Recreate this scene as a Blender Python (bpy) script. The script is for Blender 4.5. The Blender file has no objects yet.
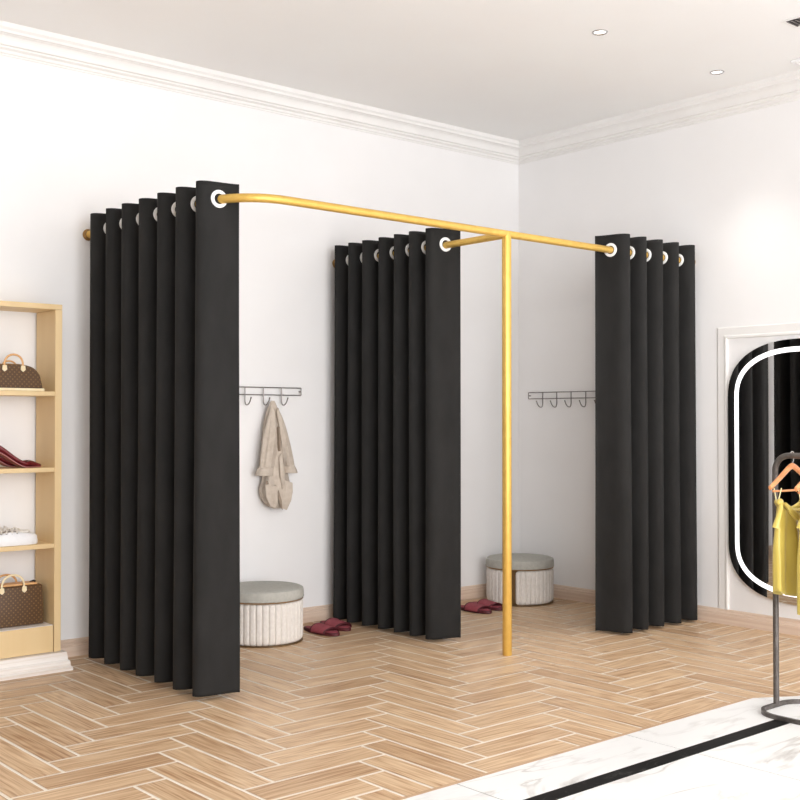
import bpy, bmesh, math, random
from math import sin, cos, pi, radians, atan2, hypot
from mathutils import Vector, Matrix
random.seed(7)
S = bpy.context.scene
COL = S.collection

# ------------------------------------------------------------------ camera
cd = bpy.data.cameras.new('camera'); cam = bpy.data.objects.new('camera', cd); COL.objects.link(cam)
cam.location = (-5.4617, -5.1343, 1.13)
cam.rotation_euler = (radians(90 + 0.956), 0, radians(49.211 - 90))
cd.sensor_width = 36; cd.lens = 1135.3 / 800 * 36; cd.clip_end = 60
S.camera = cam

# ------------------------------------------------------------------ light
w = bpy.data.worlds.new('world'); S.world = w; w.use_nodes = True
bg = w.node_tree.nodes['Background']; bg.inputs[0].default_value = (.975, .98, 1, 1); bg.inputs[1].default_value = .52
def area(name, loc, target, size, sizey, energy, color=(.975, .98, 1)):
    l = bpy.data.lights.new(name, 'AREA'); l.shape = 'RECTANGLE'; l.size = size; l.size_y = sizey
    l.energy = energy; l.color = color
    o = bpy.data.objects.new(name, l); COL.objects.link(o); o.location = loc
    o.rotation_euler = (Vector(target) - Vector(loc)).to_track_quat('-Z', 'Y').to_euler()
    return o
area('camera_side_fill', (-4.7, -7.7, 1.8), (-.6, -.3, .6), 3.4, 1.8, 205)  # added area light near the camera, evens out walls and booths
area('booth_front_fill', (-1.8, -8.2, 1.6), (-1.4, 0, .9), 3.0, 2.2, 40)  # added frontal fill that lifts the booth interiors, no window there
area('ceiling_fill', (-3.2, -7.2, .25), (-1.6, -2.0, 2.93), 4.4, 2.4, 165)  # added low lamp facing up to brighten the ceiling
sl_ = bpy.data.lights.new('corner_booth_fill', 'SPOT'); sl_.energy = 420; sl_.spot_size = radians(24); sl_.spot_blend = 1; sl_.shadow_soft_size = .35; sl_.color = (1, .985, .97)  # added spot, brightens the right wall inside the corner booth
so_ = bpy.data.objects.new('corner_booth_fill', sl_); COL.objects.link(so_); so_.location = (-6.0, -5.9, 2.7)
so_.rotation_euler = (Vector((0, -.45, 1.05)) - Vector((-6.0, -5.9, 2.7))).to_track_quat('-Z', 'Y').to_euler()
S.view_settings.view_transform = 'Standard'; S.view_settings.look = 'None'
S.view_settings.exposure = -0.16; S.view_settings.gamma = 1; S.view_settings.use_curve_mapping = False

# ------------------------------------------------------------------ materials
def srgb(r, g, b):
    f = lambda c: (c/255/12.92) if c/255 <= .04045 else ((c/255 + .055)/1.055)**2.4
    return (f(r), f(g), f(b), 1)
def newmat(name, col, rough=.6, metal=0, spec=.5):
    m = bpy.data.materials.new(name); m.use_nodes = True
    b = m.node_tree.nodes['Principled BSDF']
    b.inputs['Base Color'].default_value = col; b.inputs['Roughness'].default_value = rough
    b.inputs['Metallic'].default_value = metal; b.inputs['Specular IOR Level'].default_value = spec
    return m, m.node_tree, b
def nd(t, typ, **kw):
    n = t.nodes.new(typ)
    for k, v in kw.items(): setattr(n, k, v)
    return n
def noisy(name, c1, c2, scale=(20, 20, 20), rough=.6, metal=0, spec=.5, bump=0.0, bscale=None, detail=4, coord='Object', contrast=(.35, .65)):
    """procedural material: noise between two colours with an optional bump"""
    m, t, b = newmat(name, c1, rough, metal, spec)
    tc = nd(t, 'ShaderNodeTexCoord'); mp = nd(t, 'ShaderNodeMapping'); mp.inputs['Scale'].default_value = scale
    t.links.new(tc.outputs[coord], mp.inputs[0])
    n = nd(t, 'ShaderNodeTexNoise'); n.inputs['Scale'].default_value = 1; n.inputs['Detail'].default_value = detail
    t.links.new(mp.outputs[0], n.inputs['Vector'])
    r = nd(t, 'ShaderNodeValToRGB'); r.color_ramp.elements[0].position, r.color_ramp.elements[1].position = contrast
    r.color_ramp.elements[0].color = c1; r.color_ramp.elements[1].color = c2
    t.links.new(n.outputs['Fac'], r.inputs[0]); t.links.new(r.outputs[0], b.inputs['Base Color'])
    if bump:
        n2 = n
        if bscale:
            mp2 = nd(t, 'ShaderNodeMapping'); mp2.inputs['Scale'].default_value = bscale
            t.links.new(tc.outputs[coord], mp2.inputs[0])
            n2 = nd(t, 'ShaderNodeTexNoise'); n2.inputs['Scale'].default_value = 1
            t.links.new(mp2.outputs[0], n2.inputs['Vector'])
        bp = nd(t, 'ShaderNodeBump'); bp.inputs['Strength'].default_value = bump; bp.inputs['Distance'].default_value = .004
        t.links.new(n2.outputs['Fac'], bp.inputs['Height']); t.links.new(bp.outputs[0], b.inputs['Normal'])
    return m
M = {}
M['wall'] = noisy('wall_paint', srgb(245, 243, 242), srgb(247, 245, 244), (3, 3, 3), .85, bump=.04, bscale=(90, 90, 90), spec=.2)
M['ceiling'] = noisy('ceiling_paint', srgb(248, 246, 244), srgb(249, 248, 246), (2, 2, 2), .9, spec=.2)
M['white_trim'] = noisy('white_trim_paint', srgb(240, 237, 234), srgb(243, 241, 238), (5, 5, 5), .55)
M['base_wood'] = noisy('pale_wood_skirting', srgb(214, 187, 166), srgb(233, 212, 194), (1.2, 1.2, 70), .5, contrast=(.3, .7), detail=6)
M['plinth_wood'] = noisy('whitewashed_wood', srgb(232, 220, 208), srgb(248, 242, 236), (2, 2, 110), .6, contrast=(.35, .6), detail=6)
M['shelf_wood'] = noisy('light_maple', srgb(229, 198, 147), srgb(236, 208, 160), (9, 9, 1.2), .5, contrast=(.3, .7), detail=5)
M['strip_wood'] = noisy('oak_strip', srgb(190, 154, 120), srgb(208, 174, 140), (8, 60, 1), .5)
M['curtain'] = noisy('charcoal_curtain_cloth', srgb(35, 34, 33), srgb(40, 39, 38), (14, 14, 6), .85, spec=.25, bump=.25, bscale=(900, 900, 700))
M['gold'] = noisy('brushed_gold', srgb(224, 182, 92), srgb(232, 192, 102), (30, 30, 30), .42, metal=.55, spec=.5, bump=.1, bscale=(700, 700, 700))
M['dark_brass'] = noisy('dark_brass', srgb(104, 80, 48), srgb(120, 92, 56), (30, 30, 30), .45, metal=.4)
M['dull_gold'] = noisy('antique_gold', srgb(150, 116, 70), srgb(170, 132, 82), (30, 30, 30), .4, metal=.7)
M['grommet'] = newmat('silver_grommet', srgb(248, 248, 247), .3, 0)[0]
M['dark_metal'] = noisy('gunmetal', srgb(122, 116, 112), srgb(138, 132, 128), (60, 60, 60), .38, metal=.75)
M['rack_metal'] = noisy('rack_gunmetal', srgb(88, 82, 78), srgb(104, 98, 94), (60, 60, 60), .4, metal=.6)
M['seat_fabric'] = noisy('sage_grey_fabric', srgb(180, 178, 170), srgb(189, 187, 179), (60, 60, 60), .9, spec=.2, bump=.2, bscale=(500, 500, 500))
M['rib_fabric'] = noisy('oatmeal_velvet', srgb(226, 219, 212), srgb(234, 228, 221), (60, 60, 60), .85, spec=.2, bump=.2, bscale=(500, 500, 500))
M['slipper'] = noisy('rose_slipper_cloth', srgb(146, 62, 72), srgb(160, 74, 84), (90, 90, 90), .8, bump=.3, bscale=(400, 400, 400))
M['slipper_dark'] = noisy('burgundy_sole', srgb(74, 16, 26), srgb(88, 24, 34), (50, 50, 50), .6)
M['linen'] = noisy('beige_linen', srgb(200, 186, 171), srgb(210, 197, 183), (40, 40, 40), .95, spec=.15, bump=1.0, bscale=(38, 38, 16))
M['linen_dark'] = noisy('beige_linen_shade', srgb(150, 134, 118), srgb(162, 146, 130), (40, 40, 40), .95, spec=.1)  # darker linen copy that paints the shade inside openings
M['tan'] = noisy('natural_leather', srgb(222, 168, 110), srgb(232, 182, 126), (40, 40, 40), .5)
M['cream'] = noisy('cream_leather', srgb(246, 226, 184), srgb(250, 234, 198), (40, 40, 40), .5)
M['black'] = newmat('matte_black', srgb(18, 17, 16), .5)[0]
M['red'] = noisy('dark_red_patent', srgb(104, 24, 32), srgb(120, 34, 42), (50, 50, 50), .22)
M['pinkred'] = noisy('pink_red_lining', srgb(166, 92, 92), srgb(178, 106, 104), (50, 50, 50), .4)
M['shoe_white'] = noisy('white_shoe_leather', srgb(246, 245, 246), srgb(250, 249, 250), (50, 50, 50), .5)
M['shoe_lace'] = noisy('ivory_lace', srgb(232, 226, 216), srgb(240, 234, 226), (90, 90, 90), .8)
M['hanger'] = noisy('hanger_beech', srgb(200, 128, 78), srgb(220, 152, 100), (8, 60, 60), .35)
M['chrome'] = newmat('chrome', srgb(200, 200, 200), .2, 1)[0]
M['satin'] = noisy('yellow_satin', srgb(200, 176, 78), srgb(212, 190, 92), (12, 12, 5), .38, spec=.6)
M['satin'].node_tree.nodes['Principled BSDF'].inputs['Sheen Weight'].default_value = .2
M['cream_tie'] = newmat('cream_cord', srgb(232, 222, 170), .6)[0]
M['white_patch'] = newmat('white_cotton', srgb(246, 246, 244), .8)[0]
M['mirror'] = newmat('mirror_glass', (.72, .72, .72, 1), .01, 1)[0]
M['grout'] = newmat('pale_grout', srgb(250, 240, 226), .8)[0]
M['marble_joint'] = newmat('grey_joint', srgb(120, 116, 112), .8)[0]
# recessed led strip and lamp discs: real light sources
def emit(name, col, s):
    m = bpy.data.materials.new(name); m.use_nodes = True; t = m.node_tree
    b = t.nodes['Principled BSDF']; b.inputs['Base Color'].default_value = col
    b.inputs['Emission Color'].default_value = col; b.inputs['Emission Strength'].default_value = s
    return m
M['led'] = emit('white_led_strip', (1, 1, 1, 1), 1.1)
M['lamp'] = emit('lit_lamp_disc', (1, .99, .97, 1), 1.3)

def plank_material():
    m, t, b = newmat('oak_planks', srgb(205, 170, 130), .42, 0, .35)
    uv = nd(t, 'ShaderNodeUVMap'); at = nd(t, 'ShaderNodeAttribute'); at.attribute_name = 'tone'
    sep = nd(t, 'ShaderNodeSeparateColor'); t.links.new(at.outputs['Color'], sep.inputs[0])
    mp = nd(t, 'ShaderNodeMapping'); mp.inputs['Scale'].default_value = (3.6, 110, 1)
    t.links.new(uv.outputs[0], mp.inputs[0])
    n = nd(t, 'ShaderNodeTexNoise'); n.inputs['Scale'].default_value = 1; n.inputs['Detail'].default_value = 7; n.inputs['Distortion'].default_value = .6
    t.links.new(mp.outputs[0], n.inputs['Vector'])
    # cathedral figure
    mp2 = nd(t, 'ShaderNodeMapping'); mp2.inputs['Scale'].default_value = (1.3, 9, 1)
    t.links.new(uv.outputs[0], mp2.inputs[0])
    n2 = nd(t, 'ShaderNodeTexNoise'); n2.inputs['Scale'].default_value = 1; n2.inputs['Detail'].default_value = 1
    t.links.new(mp2.outputs[0], n2.inputs['Vector'])
    mul = nd(t, 'ShaderNodeMath', operation='MULTIPLY'); mul.inputs[1].default_value = 60; t.links.new(n2.outputs['Fac'], mul.inputs[0])
    sn = nd(t, 'ShaderNodeMath', operation='SINE'); t.links.new(mul.outputs[0], sn.inputs[0])
    sc = nd(t, 'ShaderNodeMath', operation='MULTIPLY_ADD'); sc.inputs[1].default_value = .06; sc.inputs[2].default_value = 0
    t.links.new(sn.outputs[0], sc.inputs[0])
    add = nd(t, 'ShaderNodeMath', operation='ADD'); t.links.new(n.outputs['Fac'], add.inputs[0]); t.links.new(sc.outputs[0], add.inputs[1])
    r = nd(t, 'ShaderNodeValToRGB'); e = r.color_ramp.elements
    e[0].position = .3; e[0].color = srgb(180, 140, 104); e[1].position = .68; e[1].color = srgb(232, 203, 168)
    k = e.new(.5); k.color = srgb(216, 183, 146)
    t.links.new(add.outputs[0], r.inputs[0])
    mix = nd(t, 'ShaderNodeMix', data_type='RGBA', blend_type='MULTIPLY')
    t.links.new(sep.outputs[0], mix.inputs['Factor']); t.links.new(r.outputs[0], mix.inputs['A'])
    mix.inputs['B'].default_value = (.74, .67, .62, 1)
    # knots
    vo = nd(t, 'ShaderNodeTexVoronoi'); mp3 = nd(t, 'ShaderNodeMapping'); mp3.inputs['Scale'].default_value = (4.2, 7, 1)
    t.links.new(uv.outputs[0], mp3.inputs[0]); t.links.new(mp3.outputs[0], vo.inputs['Vector']); vo.inputs['Scale'].default_value = 1
    kr = nd(t, 'ShaderNodeMapRange'); kr.inputs['From Min'].default_value = .04; kr.inputs['From Max'].default_value = .12
    kr.inputs['To Min'].default_value = .45; kr.inputs['To Max'].default_value = 0; t.links.new(vo.outputs['Distance'], kr.inputs['Value'])
    mix2 = nd(t, 'ShaderNodeMix', data_type='RGBA'); t.links.new(kr.outputs[0], mix2.inputs['Factor'])
    t.links.new(mix.outputs['Result'], mix2.inputs['A']); mix2.inputs['B'].default_value = srgb(128, 88, 58)
    t.links.new(mix2.outputs['Result'], b.inputs['Base Color'])
    return m
M['plank'] = plank_material()

def marble_material(name, base, vein, amount=.5, scale=1.0, rough=.12, width=.03):
    m, t, b = newmat(name, base, rough, 0, .5)
    tc = nd(t, 'ShaderNodeTexCoord'); mp = nd(t, 'ShaderNodeMapping'); mp.inputs['Scale'].default_value = (scale*1.1, scale*2.8, scale)
    mp.inputs['Rotation'].default_value = (0, 0, .25)
    t.links.new(tc.outputs['Object'], mp.inputs[0])
    n = nd(t, 'ShaderNodeTexNoise'); n.inputs['Scale'].default_value = 1.3; n.inputs['Detail'].default_value = 6; n.inputs['Distortion'].default_value = 1.2
    t.links.new(mp.outputs[0], n.inputs['Vector'])
    s = nd(t, 'ShaderNodeMath', operation='SUBTRACT'); s.inputs[1].default_value = .5; t.links.new(n.outputs['Fac'], s.inputs[0])
    a = nd(t, 'ShaderNodeMath', operation='ABSOLUTE'); t.links.new(s.outputs[0], a.inputs[0])
    r = nd(t, 'ShaderNodeMapRange'); r.inputs['From Min'].default_value = 0; r.inputs['From Max'].default_value = width
    r.inputs['To Min'].default_value = amount; r.inputs['To Max'].default_value = 0
    t.links.new(a.outputs[0], r.inputs['Value'])
    n3 = nd(t, 'ShaderNodeTexNoise'); n3.inputs['Scale'].default_value = 2.2; t.links.new(mp.outputs[0], n3.inputs['Vector'])
    r3 = nd(t, 'ShaderNodeMapRange'); r3.inputs['From Min'].default_value = .42; r3.inputs['From Max'].default_value = .62
    t.links.new(n3.outputs['Fac'], r3.inputs['Value'])
    mm = nd(t, 'ShaderNodeMath', operation='MULTIPLY'); t.links.new(r.outputs[0], mm.inputs[0]); t.links.new(r3.outputs[0], mm.inputs[1])
    mix = nd(t, 'ShaderNodeMix', data_type='RGBA'); t.links.new(mm.outputs[0], mix.inputs['Factor'])
    mix.inputs['A'].default_value = base; mix.inputs['B'].default_value = vein
    t.links.new(mix.outputs['Result'], b.inputs['Base Color'])
    return m
M['marble'] = marble_material('white_marble', srgb(246, 245, 243), srgb(168, 160, 152), .6, 1.0, .35)
M['black_marble'] = marble_material('black_marble', srgb(12, 11, 11), srgb(120, 118, 115), .35, 3.0, .5, .015)

def monogram_material():
    """brown coated canvas with a small diagonal lattice of tan dots and four-petal marks"""
    m, t, b = newmat('brown_patterned_canvas', srgb(92, 66, 40), .5)
    tc = nd(t, 'ShaderNodeTexCoord'); mp = nd(t, 'ShaderNodeMapping')
    mp.inputs['Scale'].default_value = (95, 95, 95)
    t.links.new(tc.outputs['Object'], mp.inputs[0])
    sx = nd(t, 'ShaderNodeSeparateXYZ'); t.links.new(mp.outputs[0], sx.inputs[0])
    def wv(out, f):
        a = nd(t, 'ShaderNodeMath', operation='MULTIPLY'); a.inputs[1].default_value = f; t.links.new(out, a.inputs[0])
        c = nd(t, 'ShaderNodeMath', operation='COSINE'); t.links.new(a.outputs[0], c.inputs[0]); return c.outputs[0]
    A = wv(sx.outputs[0], pi); B = wv(sx.outputs[2], pi)
    mu = nd(t, 'ShaderNodeMath', operation='MULTIPLY'); t.links.new(A, mu.inputs[0]); t.links.new(B, mu.inputs[1])
    r = nd(t, 'ShaderNodeMapRange'); r.inputs['From Min'].default_value = .35; r.inputs['From Max'].default_value = .8
    t.links.new(mu.outputs[0], r.inputs['Value'])
    n = nd(t, 'ShaderNodeTexNoise'); n.inputs['Scale'].default_value = 160; t.links.new(tc.outputs['Object'], n.inputs['Vector'])
    m3 = nd(t, 'ShaderNodeMath', operation='MULTIPLY'); t.links.new(r.outputs[0], m3.inputs[0]); t.links.new(n.outputs['Fac'], m3.inputs[1])
    mix = nd(t, 'ShaderNodeMix', data_type='RGBA'); t.links.new(m3.outputs[0], mix.inputs['Factor'])
    mix.inputs['A'].default_value = srgb(88, 62, 38); mix.inputs['B'].default_value = srgb(158, 122, 72)
    t.links.new(mix.outputs['Result'], b.inputs['Base Color'])
    return m
M['monogram'] = monogram_material()
M['black_marble'].node_tree.nodes['Principled BSDF'].inputs['Specular IOR Level'].default_value = .15

# ------------------------------------------------------------------ helpers
def obj(name, bm, mat, parent=None, smooth=True, loc=None, angle=40):
    bmesh.ops.recalc_face_normals(bm, faces=bm.faces)
    me = bpy.data.meshes.new(name); bm.to_mesh(me); bm.free()
    for mt in (mat if isinstance(mat, (list, tuple)) else [mat]): me.materials.append(mt)
    if smooth:
        for p in me.polygons: p.use_smooth = True
        try: me.set_sharp_from_angle(angle=radians(angle))
        except Exception: pass
    o = bpy.data.objects.new(name, me); COL.objects.link(o)
    if parent is not None: o.parent = parent
    if loc is not None: o.location = loc
    return o
def tag(o, label, cat, group=None, kind=None):
    o['label'] = label; o['category'] = cat
    if group: o['group'] = group
    if kind: o['kind'] = kind
    return o
def thing(name, label, cat, loc=(0, 0, 0), rz=0, group=None):
    o = bpy.data.objects.new(name, None); COL.objects.link(o); o.empty_display_size = .1
    o.location = loc; o.rotation_euler = (0, 0, rz)
    return tag(o, label, cat, group)
def struct(name, bm, mat, smooth=False, parent=None):
    o = obj(name, bm, mat, parent, smooth)
    if parent is None: o['kind'] = 'structure'
    return o
def dup(root, loc, rz, label):
    r = root.copy(); COL.objects.link(r); r.location = loc; r.rotation_euler = (0, 0, rz); r['label'] = label
    for ch in list(root.children):
        c = ch.copy(); COL.objects.link(c); c.parent = r
        for g in list(ch.children):
            d = g.copy(); COL.objects.link(d); d.parent = c
    return r
def BM(): return bmesh.new()
def box(bm, lo, hi, bevel=0):
    x0, y0, z0 = lo; x1, y1, z1 = hi
    v = [bm.verts.new(c) for c in ((x0,y0,z0),(x1,y0,z0),(x1,y1,z0),(x0,y1,z0),(x0,y0,z1),(x1,y0,z1),(x1,y1,z1),(x0,y1,z1))]
    fs = [bm.faces.new([v[i] for i in f]) for f in ((0,3,2,1),(4,5,6,7),(0,1,5,4),(1,2,6,5),(2,3,7,6),(3,0,4,7))]
    if bevel:
        es = list({e for f in fs for e in f.edges})
        bmesh.ops.bevel(bm, geom=es, offset=bevel, segments=2, affect='EDGES', profile=.5)
    return bm
def tube(bm, pts, r, n=12, closed=False, caps=True, flat=None):
    """sweep a circle (or radii list) along points; flat=(a,b) scales across two frame axes"""
    pts = [Vector(p) for p in pts]; N = len(pts); rings = []
    up = None
    for i, p in enumerate(pts):
        if closed: d = (pts[(i+1) % N] - pts[i-1])
        else: d = pts[min(i+1, N-1)] - pts[max(i-1, 0)]
        d.normalize()
        if up is None:
            up = Vector((0, 0, 1)) if abs(d.z) < .9 else Vector((0, 1, 0))
        a = d.cross(up)
        if a.length < 1e-6: a = d.cross(Vector((1, 0, 0)))
        a.normalize(); b = a.cross(d).normalized(); up = b
        rr = r[i] if isinstance(r, (list, tuple)) else r
        fa, fb = flat or (1, 1)
        rings.append([bm.verts.new(p + a*rr*fa*cos(2*pi*k/n) + b*rr*fb*sin(2*pi*k/n)) for k in range(n)])
    for i in range(N if closed else N-1):
        A, B = rings[i], rings[(i+1) % N]
        for k in range(n): bm.faces.new((A[k], A[(k+1) % n], B[(k+1) % n], B[k]))
    if caps and not closed:
        bm.faces.new(rings[0][::-1]); bm.faces.new(rings[-1])
    return bm
def rings_loft(bm, rings, cap=True, closed=True):
    R = [[bm.verts.new(p) for p in ring] for ring in rings]; n = len(R[0])
    for A, B in zip(R, R[1:]):
        for k in range(n if closed else n-1): bm.faces.new((A[k], A[(k+1) % n], B[(k+1) % n], B[k]))
    if cap and closed:
        bm.faces.new(R[0][::-1]); bm.faces.new(R[-1])
    return bm
def lathe(bm, prof, n=48, c=(0, 0, 0)):
    return rings_loft(bm, [[(c[0]+r*cos(2*pi*k/n), c[1]+r*sin(2*pi*k/n), c[2]+z) for k in range(n)] for r, z in prof])
def prism(bm, outline, fn):
    """outline list of 2D points; fn(u,v,side) -> 3D for side 0/1"""
    A = [bm.verts.new(fn(u, v, 0)) for u, v in outline]; B = [bm.verts.new(fn(u, v, 1)) for u, v in outline]
    bm.faces.new(A); bm.faces.new(B[::-1]); n = len(A)
    for k in range(n): bm.faces.new((A[k], B[k], B[(k+1) % n], A[(k+1) % n]))
    return bm
def torus(bm, c, axis, R, r, n=28, m=8, flatten=1):
    axis = Vector(axis).normalized(); a = axis.orthogonal().normalized(); b = axis.cross(a)
    V = [[bm.verts.new(Vector(c) + (a*cos(2*pi*i/n) + b*sin(2*pi*i/n))*(R + r*cos(2*pi*j/m)) + axis*r*flatten*sin(2*pi*j/m)) for j in range(m)] for i in range(n)]
    for i in range(n):
        for j in range(m): bm.faces.new((V[i][j], V[(i+1) % n][j], V[(i+1) % n][(j+1) % m], V[i][(j+1) % m]))
    return bm
def smoothpath(pts, sub=6):
    P = [Vector(p) for p in pts]; out = []
    for i in range(len(P)-1):
        p0 = P[max(i-1, 0)]; p1 = P[i]; p2 = P[i+1]; p3 = P[min(i+2, len(P)-1)]
        for k in range(sub):
            t = k/sub
            out.append(.5*((2*p1) + (p2-p0)*t + (2*p0-5*p1+4*p2-p3)*t*t + (3*p1-p0-3*p2+p3)*t**3))
    out.append(P[-1]); return out

# ------------------------------------------------------------------ room shell
ZC = 2.93; XL = -9.0; YN = -9.0
bm = BM(); box(bm, (XL, 0, -.02), (.12, .12, ZC+.1)); struct('wall_left', bm, M['wall'])
bm = BM(); box(bm, (0, YN, -.02), (.12, 0, ZC+.1)); struct('wall_right', bm, M['wall'])
bm = BM(); box(bm, (XL, YN, ZC), (0, 0, ZC+.1)); struct('ceiling', bm, M['ceiling'])

def profile_run(prof, left):
    bm = BM()
    rows = []
    for d, z in prof:
        if left: rows.append((bm.verts.new((XL, -d, z)), bm.verts.new((-d, -d, z))))
        else: rows.append((bm.verts.new((-d, YN, z)), bm.verts.new((-d, -d, z))))
    n = len(rows)
    for k in range(n):
        a, b = rows[k], rows[(k+1) % n]
        bm.faces.new((a[0], a[1], b[1], b[0]))
    bm.faces.new([r[0] for r in rows]); bm.faces.new([r[1] for r in rows][::-1])
    return bm
crown = [(0, 2.804), (.006, 2.804), (.007, 2.8125), (.014, 2.8135), (.016, 2.826), (.030, 2.834), (.032, 2.8415), (.044, 2.8425)]
for i in range(7):
    a = i/6*pi/2; crown.append((.046 + .022*(1-cos(a)), 2.846 + .038*sin(a)))
crown += [(.070, 2.8865), (.082, 2.8875), (.084, 2.898), (.095, 2.908), (.096, ZC), (0, ZC)]
struct('trim_1', profile_run(crown, True), M['white_trim']); struct('trim_2', profile_run(crown, False), M['white_trim'])
skirt = [(0, 0), (.018, 0), (.018, .05), (.015, .053), (.015, .064), (.010, .067), (.010, .076), (.006, .082), (0, .082)]
struct('baseboard_left', profile_run(skirt, True), M['base_wood']); struct('baseboard_right', profile_run(skirt, False), M['base_wood'])

# herringbone oak floor: one mesh, each plank with its own tone and grain offset
def make_floor():
    bm = BM(); uvl = bm.loops.layers.uv.new('UVMap'); cl = bm.loops.layers.float_color.new('tone')
    f = bm.faces.new([bm.verts.new(p) for p in ((XL, YN, -.0015), (0, YN, -.0015), (0, 0, -.0015), (XL, 0, -.0015))]); f.material_index = 1
    box(bm, (XL, YN, -.12), (0, 0, -.02))
    for g in bm.faces: g.material_index = 1
    W, WY, L, LY = .1165, .134, .4525, .52
    x0, t0 = -3.657, -.748
    tones = [.05, .3, .12, .6, .2, 0.0, .3]
    g = .0058
    def clip(x0_, x1_, y0_, y1_):
        return max(x0_, XL), min(x1_, 0), max(y0_, -4.2), min(y1_, 0)
    def quad(xa, xb, ya, yb, along_x, key):
        xa, xb, ya, yb = xa+g, xb-g, ya+g, yb-g
        cxa, cxb, cya, cyb = clip(xa, xb, ya, yb)
        if cxb-cxa < .002 or cyb-cya < .002: return
        rnd = random.Random(hash(key)); ou, ov = rnd.random()*40, rnd.random()*40
        tn = min(1, max(0, tones[key[1] % 7 if along_x else (key[1]*3+2) % 7] * (.7 + .6*rnd.random())))
        vs = [(cxa, cya), (cxb, cya), (cxb, cyb), (cxa, cyb)]
        f = bm.faces.new([bm.verts.new((x, y, 0)) for x, y in vs]); f.material_index = 0
        for lp, (x, y) in zip(f.loops, vs):
            lp[uvl].uv = ((x-xa+ou, y-ya+ov) if along_x else (y-ya+ou, x-xa+ov))
            lp[cl] = (tn, rnd.random(), 0, 1)
    for c in range(-16, 17):
        for k in range(-90, 91):
            xk = x0 + k*W + c*L; top = t0 + k*WY - c*LY
            if xk > .6 or xk < XL-.6 or top < -5 or top > 1.2: continue
            quad(xk, xk+W, top-LY, top, False, (c, k))
            quad(xk+W, xk+W+L, top-LY, top-LY+WY, True, (c, k))
    o = obj('floor', bm, [M['plank'], M['grout']], smooth=False); o['kind'] = 'structure'
make_floor()

# white marble aisle: slabs with thin joints, cut corner on the right
def clip_poly(poly, a, b, c):   # keep a*x+b*y<=c
    out = []
    for i in range(len(poly)):
        p, q = poly[i], poly[(i+1) % len(poly)]
        dp, dq = a*p[0]+b*p[1]-c, a*q[0]+b*q[1]-c
        if dp <= 0: out.append(p)
        if dp*dq < 0:
            t = dp/(dp-dq); out.append((p[0]+(q[0]-p[0])*t, p[1]+(q[1]-p[1])*t))
    return out
sl = (-2.683+2.577)/(-1.196+1.370)
def slab(bm, xa, xb, ya, yb, z0=.0, z1=.0022):
    poly = [(xa, ya), (xb, ya), (xb, yb), (xa, yb)]
    poly = clip_poly(poly, -sl, 1, -2.577 + sl*1.370)
    if len(poly) < 3: return
    prism(bm, poly, lambda u, v, s: (u, v, (z1, z0)[s]))
bm = BM(); j = .0022; xs = [-9.0] + [-2.188 + .835*i for i in range(-8, 3)]; xs = [x for x in xs if x < -.1] + [0.0]; xs = sorted(set(xs))
for a, b in zip(xs, xs[1:]):
    slab(bm, a+j, b-j, -2.812, -2.577)
    ys = [-2.878, -3.90, -4.92, -5.94, -6.96, -7.98, -9.0]
    for y1, y0 in zip(ys, ys[1:]): slab(bm, a+j, b-j, y0+j, y1)
slab(bm, -1.589, 0, -2.8785, -2.812)
struct('floor', bm, M['marble'])
bm = BM(); slab(bm, XL, 0, YN, -2.578, .0, .0012); struct('floor', bm, M['marble_joint'])
bm = BM(); box(bm, (XL, -2.877, .0005), (-1.590, -2.813, .0026)); struct('trim_3', bm, M['black_marble'])
bm = BM(); box(bm, (XL, -2.5765, 0), (-1.372, -2.557, .0009)); struct('trim_4', bm, M['strip_wood'])

# wall panel moulding behind the mirror (three sided, stepped)
def frame_moulding():
    bm = BM()
    def sweep(path, prof):
        # path of mitred rectangle corners: outer offset o inwards
        rows = []
        for o_, d in prof:
            rows.append([bm.verts.new((-d, y + sy*o_, z - sz*o_)) for (y, z, sy, sz) in path])
        for A, B in zip(rows, rows[1:] + rows[:1]):
            for k in range(len(A)-1): bm.faces.new((A[k], A[k+1], B[k+1], B[k]))
    path = [(-1.510, .082, -1, 0), (-1.510, 1.637, -1, 1), (-2.50, 1.637, 1, 1), (-2.50, .082, 1, 0)]
    sweep(path, [(0, 0), (0, .004), (.006, .007), (.046, .007), (.052, .012), (.062, .012), (.066, .004), (.066, 0)])
    return bm
struct('trim_5', frame_moulding(), M['white_trim'])

# ------------------------------------------------------------------ ceiling fittings
def downlight(loc, label):
    t = thing('ceiling_downlight', label, 'ceiling light', loc, 0, 'round ceiling downlights')
    b = BM(); lathe(b, [(.027, 0), (.030, -.004), (.034, -.005), (.037, -.002), (.037, 0)][::-1], 40)
    obj('trim_ring', b, M['chrome'], t)
    b = BM(); lathe(b, [(.0001, -.0025), (.018, -.003), (.0275, -.001), (.0275, 0)], 40); obj('lamp_disc', b, M['lamp'], t)
    l = bpy.data.lights.new('downlight_lamp', 'SPOT'); l.energy = 34; l.spot_size = radians(74); l.spot_blend = 1; l.color = (1, .97, .93); l.shadow_soft_size = .03
    lo = bpy.data.objects.new('downlight_lamp', l); COL.objects.link(lo); lo.parent = t; lo.location = (0, 0, -.02)
    return t
downlight((-1.326, -1.765, ZC), 'small round downlight in the ceiling, the one farther from the right wall')
downlight((-.387, -1.771, ZC), 'small round downlight in the ceiling, the one close to the right wall moulding')
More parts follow.
